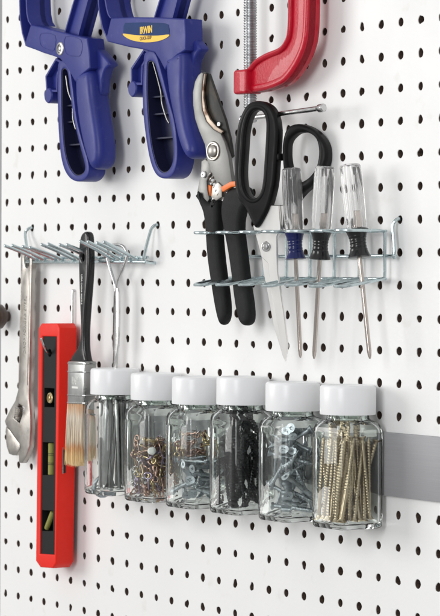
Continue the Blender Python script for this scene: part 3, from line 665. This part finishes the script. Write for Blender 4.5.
# ================================================================ jars
JW, JR, WALL = 42.0, 7.0, 1.5
def sq_ring(w, r, n=5): return roundrect(w, w, r, n)
def jar_mesh(H):
    """outer and inner skin of a square glass jar with a shallow panel in each face; base at z=0, centred on x=y=0"""
    bm = B(); n = 5; m = 6
    def flat(w, r, rec):
        out = []; c = w/2-r
        for q in range(4):
            a0 = 90*q; cx, cy = ((c, c), (-c, c), (-c, -c), (c, -c))[q]
            for i in range(n+1):
                a = R(a0+90*i/n); out.append((cx+r*math.cos(a), cy+r*math.sin(a)))
            ex, ey = ((-1, 0), (0, -1), (1, 0), (0, 1))[q]; nx, ny = ((0, 1), (-1, 0), (0, -1), (1, 0))[q]
            px_, py_ = out[-1]
            for i in range(m):
                f = (.6+i*(2*c-1.2)/(m-1)); d = rec*(0 if i in (0, m-1) else 1)
                if i == 1: f = 1.9
                if i == m-2: f = 2*c-1.9
                out.append((px_+ex*f-nx*d, py_+ey*f-ny*d))
        return out
    def ring(w, r, z, rec=0): return [bm.verts.new((x, y, z)) for x, y in flat(w, r, rec)]
    def neck(rad, z):
        out = []
        for x, y in flat(2, .6, 0):
            l = math.hypot(x, y); out.append(bm.verts.new((x/l*rad, y/l*rad, z)))
        return out
    H1 = H-3.2; r = 5.2
    outer = [ring(JW-7, r-1.5, .0), ring(JW-2.6, r, .4), ring(JW-.6, r, 1.8), ring(JW, r, 4), ring(JW, r, 7), ring(JW, r, 8.2, .55), ring(JW, r, H1-14, .55), ring(JW, r, H1-12.6, .3), ring(JW, r, H1-11.4, .0), ring(JW-.5, r, H1-6), ring(JW-2, r+.6, H1-3), ring(JW-5, r+2.4, H1-.7), neck(18.4, H1+.8), neck(17.3, H1+1.8), neck(16.6, H1+3), neck(16.6, H+9)]
    inner = [neck(14.9, H+9), neck(14.9, H1+2), neck(15.8, H1+.2), ring(JW-8.5, r+.5, H1-2.5), ring(JW-5, r, H1-5.5), ring(JW-3.6, r+.2, H1-9), ring(JW-3.4, r+.2, 8), ring(JW-4.2, r, 4.8), ring(JW-8, r-1, 3.6)]
    rings = outer+inner
    for a, b in zip(rings, rings[1:]):
        for i in range(len(a)): bm.faces.new((a[i-1], a[i], b[i], b[i-1]))
    bm.faces.new(rings[0][::-1]); bm.faces.new(rings[-1])
    return bm
def lid_mesh(H, Hl=22, rad=22.0):
    bm = B()
    fl = lambda a, s: 1+(.018*math.cos(60*a) if 2 < s < Hl-2.5 else 0)
    lathe(bm, [(rad-1.6, 0), (rad-.2, 0), (rad, .8), (rad-.1, Hl-2.4), (rad-.5, Hl-1.0), (rad-1.5, Hl-.2), (rad-2.6, Hl), (rad-4.5, Hl-.2), (rad-5.2, Hl-.7)], (0, 0, H), (0, 0, 1), 240, fl)
    lathe(bm, [(17.6, 0), (rad-1.7, 0)], (0, 0, H+.05), (0, 0, 1), 48, close=False)
    return bm
jars = [ # lid centre px x, lid top y, lid bottom y, jar bottom corner y, label, corner px
    (114.8, 370.3, 395.5, 497.0, 'glass jar of long steel nails, beside the paint brush'),
    (155.6, 375.0, 401.0, 504.0, 'glass jar more than half full of small copper and brass hooks'),
    (197.6, 376.6, 405.3, 510.2, 'glass jar one third full of grey screws with some added small hooks'),
    (242.6, 377.7, 406.0, 516.3, 'glass jar packed with black drywall screws'),
    (292.4, 384.2, 412.2, 523.6, 'glass jar three quarters full of bluish zinc screws'),
    (347.6, 387.6, 416.0, 531.0, 'glass jar of brass coloured deck screws, nearest the bare end of the strip')]
DC = 3.6+JW/2
JAR = []
for (cx, yt, yb, ybot, lb) in jars:
    c = U(cx, (yb+ybot)/2, DC)
    zt = U(cx, yt, DC).z; zlb = U(cx, yb+1.0, DC).z
    zbot = U(cx-6, ybot, DC+JW/2-2).z
    H = zlb-zbot; Hl = max(20.5, min(zt-zlb, 23))
    root = thing('spice_jar', lb, 'jar', (c.x, c.y, zbot), 'square spice jars with white lids in a row')
    for bm, nm, m in ((jar_mesh(H), 'glass_body', M_['glass']), (lid_mesh(H+2.2, Hl), 'lid', M_['lid'])):
        loc = Vector(root.location)/MM
        for v in bm.verts: v.co += loc
        part(bm, nm, m, root, 40)
    JAR.append((Vector((c.x, c.y, zbot)), H))

# ---------------------------------------------------------------- the hardware in the jars
def screw_mesh(name, L, r, pitch, head_r, m, amp=.28, smooth_top=.0, drive=True):
    bm = B(); seg = 12; rings = []; step = pitch/5; z = 0; nz = int(L/step)
    for k in range(nz+1):
        z = k*step; ring = []
        taper = min(1, (L-z)/(3.5*r)+.08)
        for i in range(seg):
            a = 2*math.pi*i/seg; ph = (z/pitch-i/seg) % 1
            th = amp*max(0, 1-abs(ph-.5)*3.2) if z > L*smooth_top+1.5 else .0
            hr = 0
            if z < 2.2*head_r/3: hr = (head_r-r)*max(0, 1-z/(2.2*head_r/3))**1.1
            q = (r*(1+th*1.0)+hr)*taper
            ring.append(bm.verts.new((q*math.cos(a), q*math.sin(a), -z)))
        rings.append(ring)
    for a, b in zip(rings, rings[1:]):
        for i in range(seg): bm.faces.new((a[i-1], a[i], b[i], b[i-1]))
    top = [bm.verts.new((head_r*1.0*math.cos(2*math.pi*i/seg), head_r*math.sin(2*math.pi*i/seg), .35)) for i in range(seg)]
    for i in range(seg): bm.faces.new((top[i-1], top[i], rings[0][i], rings[0][i-1]))
    inn = [bm.verts.new((head_r*.45*math.cos(2*math.pi*i/seg)*(1 if i % 3 else .5), head_r*.45*math.sin(2*math.pi*i/seg)*(1 if i % 3 else .5), .35)) for i in range(seg)]
    low = [bm.verts.new((v.co.x*.8, v.co.y*.8, -.9)) for v in inn]
    for A, C in ((top, inn), (inn, low)):
        for i in range(seg): bm.faces.new((A[i-1], A[i], C[i], C[i-1]))
    bm.faces.new(low); bm.faces.new(rings[-1][::-1])
    bmesh.ops.recalc_face_normals(bm, faces=bm.faces)
    for f in bm.faces: f.smooth = True
    for e in bm.edges:
        if len(e.link_faces) == 2: e.smooth = e.calc_face_angle(0) < R(50)
    for v in bm.verts: v.co = (v.co+Vector((0, 0, L/2)))*MM
    me = bpy.data.meshes.new(name); bm.to_mesh(me); bm.free(); me.materials.append(m); return me
def hook_mesh(name, L, r, ringr, m, gap=.2):
    bm = B(); pts = [(0, 0, -L/2), (0, 0, 0), (0, 0, L/2-ringr)]
    k = 14
    for i in range(1, k+1):
        a = -math.pi/2+(2-gap)*math.pi*i/k; pts.append((ringr*math.cos(a), 0, L/2+ringr*math.sin(a)))
    tube(bm, [Vector(p) for p in pts], [r*.4, r]+[r]*(len(pts)-2), 7)
    for f in bm.faces: f.smooth = True
    for v in bm.verts: v.co *= MM
    me = bpy.data.meshes.new(name); bm.to_mesh(me); bm.free(); me.materials.append(m); return me
def place(jar, name, meshes, n, L, r, label, cat, group, tilt, half=None, tries=50, extra_r=1.0, zmax=None, stand=0, maxn=10):
    """drop n pieces one after another; each comes to rest on the floor of the jar or on earlier pieces"""
    base, H = JAR[jar]; hw = (JW-3.4)/2-extra_r-1.2; floor = 4.6; pts = PLACED.setdefault(jar, [])
    rad = PRAD.setdefault(jar, [])
    for k in range(n):
        best = None; tt = np.linspace(-.5, .5, maxn)
        for _ in range(tries):
            th = R(tilt(rng)); ph = rng.uniform(0, 2*math.pi)
            dv = np.array([math.sin(th)*math.cos(ph), math.sin(th)*math.sin(ph), math.cos(th)])
            if half and rng.uniform() < .0: pass
            ex = abs(dv)*L/2
            lim = np.array([hw, hw])-ex[:2]
            if (lim < 0).any(): continue
            xy = rng.uniform(-1, 1, 2)*lim
            if half is not None: xy[0] = half[0]+(half[1]-half[0])*rng.uniform()
            if abs(xy[0])+ex[0] > hw+.01: continue
            P = tt[:, None]*dv*L; P[:, 0] += xy[0]; P[:, 1] += xy[1]
            zc = floor+ex[2]+r; score = None
            if stand:
                if pts:
                    A = np.array(pts); Q = P+np.array([0, 0, zc])
                    clr = (np.sqrt(((A[None]-Q[:, None])**2).sum(-1))-(np.array(rad)+r)[None]).min()
                    if clr < -stand: continue
                    score = -min(clr, 1.0)+rng.uniform(0, .5)
                else: score = 0
            elif pts:
                A = np.array(pts); rr = (np.array(rad)+r)*.86
                dx = ((A[None, :, :2]-P[:, None, :2])**2).sum(-1); ok = dx < (rr**2)[None]
                if ok.any():
                    need = A[None, :, 2]-P[:, None, 2]+np.sqrt(np.where(ok, (rr**2)[None]-dx, 0)); zc = max(zc, need[ok].max())
            zt_ = zc+ex[2]
            if zt_ > (zmax or H-4): continue
            tip = P[-1] if dv[2] > 0 else P[0]
            if zt_ > H-9 and math.hypot(tip[0], tip[1]) > 13.6: continue
            score = zc if score is None else score
            if best is None or score < best[4]: best = (zc, xy, dv, P+np.array([0, 0, zc]), score)
        if best is None: continue
        zc, xy, dv, Q, _s = best; pts.extend(list(Q)); rad.extend([r]*len(Q))
        me, lab = meshes[k % len(meshes)] if isinstance(meshes[0], tuple) else (meshes[k % len(meshes)], label)
        o = bpy.data.objects.new(name, me); col.objects.link(o)
        qd = Vector(dv).to_track_quat('Z', 'Y') @ Matrix.Rotation(rng.uniform(0, 6.28), 4, 'Z').to_quaternion()
        o.rotation_mode = 'QUATERNION'; o.rotation_quaternion = qd
        o.location = (base+Vector((xy[0], xy[1], zc)))*MM
        o['label'] = lab; o['category'] = cat; o['group'] = group
PLACED, PRAD = {}, {}
H_MAX = lambda k: JAR[k][1]+7
flip = lambda t: (lambda g: (180 if g.uniform() < .35 else 0)+t(g))
# rightmost jar: tall brass coloured deck screws on end
gs = screw_mesh('deck_screw', 66, 1.45, 2.3, 3.3, M_['gold'], .30)
gs2 = screw_mesh('deck_screw', 66, 1.45, 2.3, 3.3, M_['gold'], .30, smooth_top=.35)
place(5, 'deck_screw', [gs, gs2, gs], 36, 66, 1.6, 'brass coloured deck screw standing in the rightmost jar', 'screw', 'brass deck screws in the rightmost jar', lambda g: g.uniform(3, 21)+(180 if g.uniform() < .7 else 0), zmax=H_MAX(5), tries=160, extra_r=1.2, stand=.7, maxn=26)
gs3 = screw_mesh('deck_screw', 78, 1.45, 2.3, 3.3, M_['gold'], .30, smooth_top=.3)
place(5, 'deck_screw', [gs3], 9, 78, 1.6, 'brass coloured deck screw standing in the rightmost jar', 'screw', 'brass deck screws in the rightmost jar', lambda g: g.uniform(2, 17)+180, zmax=H_MAX(5), tries=300, extra_r=1.2, stand=1.3, maxn=28)
# zinc screws
zs = screw_mesh('zinc_screw', 38, 1.9, 2.3, 3.5, M_['zinc_hw'], .22, smooth_top=.3)
zs2 = screw_mesh('zinc_screw', 27, 1.6, 2.0, 3.6, M_['zinc_hw'], .22)
place(4, 'zinc_screw', [zs], 50, 38, 2.3, 'bluish zinc screw lying in the jar next to the brass screws', 'screw', 'zinc screws in the second jar from the right', lambda g: g.uniform(20, 160), zmax=76, tries=30, extra_r=1.5, maxn=12)
# black screws
bs = screw_mesh('drywall_screw', 41, 1.7, 2.6, 4.0, M_['blackscrew'], .40)
place(3, 'drywall_screw', [bs], 62, 41, 1.8, 'black drywall screw in the jar packed with black screws', 'screw', 'black drywall screws in one jar', lambda g: g.uniform(8, 52)+(128 if g.uniform() < .5 else 0), half=(-15, 17), zmax=93, tries=30, extra_r=1.5, maxn=14)
# few grey screws
place(2, 'short_screw', [zs2], 24, 27, 2.1, 'short grey screw lying in the third jar from the left', 'screw', 'short grey screws in the third jar from the left', lambda g: g.uniform(65, 115), zmax=60, tries=8, extra_r=1.5, maxn=12)
# copper and brass hooks
h1 = hook_mesh('cup_hook', 13, .95, 2.6, M_['copper']); h2 = hook_mesh('cup_hook', 11, .9, 2.3, M_['brass']); h3 = hook_mesh('cup_hook', 12, .9, 2.7, M_['purple'], .05); h4 = hook_mesh('cup_hook', 13, .7, 2.3, M_['steel'])
c_ = 'small copper coloured hook in the jar of mixed hooks'; bq = 'small brass coloured hook in the jar of mixed hooks'; sq_ = 'small bright steel hook in the jar of mixed hooks'; pq = 'small purplish ring hook in the jar of mixed hooks'
place(1, 'cup_hook', [(h1, c_), (h2, bq), (h1, c_), (h3, pq), (h1, c_), (h4, sq_), (h2, bq)], 190, 12.5, 1.35, '', 'hook', 'small hooks in the second jar from the left', lambda g: g.uniform(0, 180), zmax=56, tries=12, extra_r=2.3, maxn=7)
t3 = 'small hook added on the grey screws in the third jar for refracted colour'
place(2, 'cup_hook', [(h1, t3), (h2, t3), (h4, t3)], 46, 12.5, 1.35, '', 'hook', 'hooks added in the third jar from the left', lambda g: g.uniform(0, 180), half=(-16, -1), zmax=66, tries=5, extra_r=2.3, maxn=7)  # added for the warm colour refracted from the neighbouring hook jar
bq_, H_ = JAR[1]
bm = B(); cpt = bq_+Vector((15.5, -13.5, 45)); dd = Vector((.75, -.62, .25)); lathe(bm, [(.7, -7), (.8, -.2), (3.2, 0), (3.5, .8), (3.1, 1.4), (2, 2.1)], cpt, dd, 24)
solo(bm, 'thumb_tack', M_['whitepaint'], 'white round thumb tack pressed against the glass in the jar of mixed hooks', 'thumb tack', cpt)
# nails
bm = B(); lathe(bm, [(.3, -40), (1.5, -36), (1.75, -35), (1.75, 40), (3.9, 40.4), (3.9, 41.4), (2.5, 41.8)], (0, 0, 0), (0, 0, 1), 14)
for f in bm.faces: f.smooth = True
for e in bm.edges:
    if len(e.link_faces) == 2: e.smooth = e.calc_face_angle(0) < R(40)
for v in bm.verts: v.co *= MM
nm = bpy.data.meshes.new('long_nail'); bm.to_mesh(nm); bm.free(); nm.materials.append(M_['nail'])
place(0, 'long_nail', [nm], 34, 81, 1.75, 'long steel nail standing in the leftmost jar', 'nail', 'long nails in the leftmost jar', lambda g: abs(g.normal(0, 5))+180*(g.uniform() < .4), half=(0, 16), zmax=H_MAX(0), tries=160, extra_r=1.5, stand=.4, maxn=28)
# a big screw eye at the bottom of the nail jar
se = hook_mesh('screw_eye', 26, 2.0, 7.0, M_['zinc_hw'], .0)
o = bpy.data.objects.new('screw_eye', se); col.objects.link(o); b0, H0 = JAR[0]
o.location = (b0+Vector((-6, -6, 18)))*MM; o.rotation_euler = (R(12), R(192), R(60))
o['label'] = 'thick zinc screw eye on the bottom of the leftmost jar'; o['category'] = 'screw eye'

# ================================================================ light
w = bpy.data.worlds.new('World'); sc.world = w; w.use_nodes = True
nt = w.node_tree; bg = nt.nodes['Background']
tc = nt.nodes.new('ShaderNodeTexCoord'); sp = nt.nodes.new('ShaderNodeSeparateXYZ'); nt.links.new(tc.outputs['Generated'], sp.inputs[0])
cr = nt.nodes.new('ShaderNodeValToRGB'); mr = nt.nodes.new('ShaderNodeMapRange'); mr.inputs['From Min'].default_value = -1
nt.links.new(sp.outputs['Z'], mr.inputs['Value']); nt.links.new(mr.outputs[0], cr.inputs[0]); nt.links.new(cr.outputs[0], bg.inputs[0])
cr.color_ramp.elements[0].color = (.52, .515, .51, 1); cr.color_ramp.elements[1].color = (.99, .985, .975, 1); cr.color_ramp.elements[0].position = .25; cr.color_ramp.elements[1].position = .85
bg.inputs[1].default_value = .68
def area(name, az, el, dist, size, power, colr, target=(340, 0, -300), sy=None):
    a, e_ = R(az), R(el); t = Vector(target)*MM
    p = t+Vector((math.sin(a)*math.cos(e_), -math.cos(a)*math.cos(e_), math.sin(e_)))*dist
    L = bpy.data.lights.new(name, 'AREA'); L.shape = 'RECTANGLE'; L.size = size; L.size_y = sy or size; L.energy = power; L.color = colr
    o = bpy.data.objects.new(name, L); col.objects.link(o); o.location = p; o.rotation_euler = (t-p).to_track_quat('-Z', 'Y').to_euler()
area('key_window', -38, 12, 2.4, 1.25, 26, (1, .985, .96), sy=1.1)
area('front_window', 29, 12, 3.0, .8, 30, (.98, .99, 1), sy=1.5)

sc.view_settings.view_transform = 'Standard'; sc.view_settings.look = 'None'; sc.view_settings.exposure = 0.0; sc.view_settings.gamma = 1
sc.render.engine = 'CYCLES'
cy = sc.cycles
cy.max_bounces = 18; cy.transmission_bounces = 16; cy.transparent_max_bounces = 16; cy.glossy_bounces = 6; cy.diffuse_bounces = 4
cy.caustics_refractive = True; cy.caustics_reflective = True; cy.blur_glossy = .6; cy.sample_clamp_indirect = 6
cy.use_denoising = True
cd.dof.use_dof = True; cd.dof.focus_distance = (Vector(U(290, 300, 20))-CAM).dot(fw)*MM; cd.dof.aperture_fstop = 48
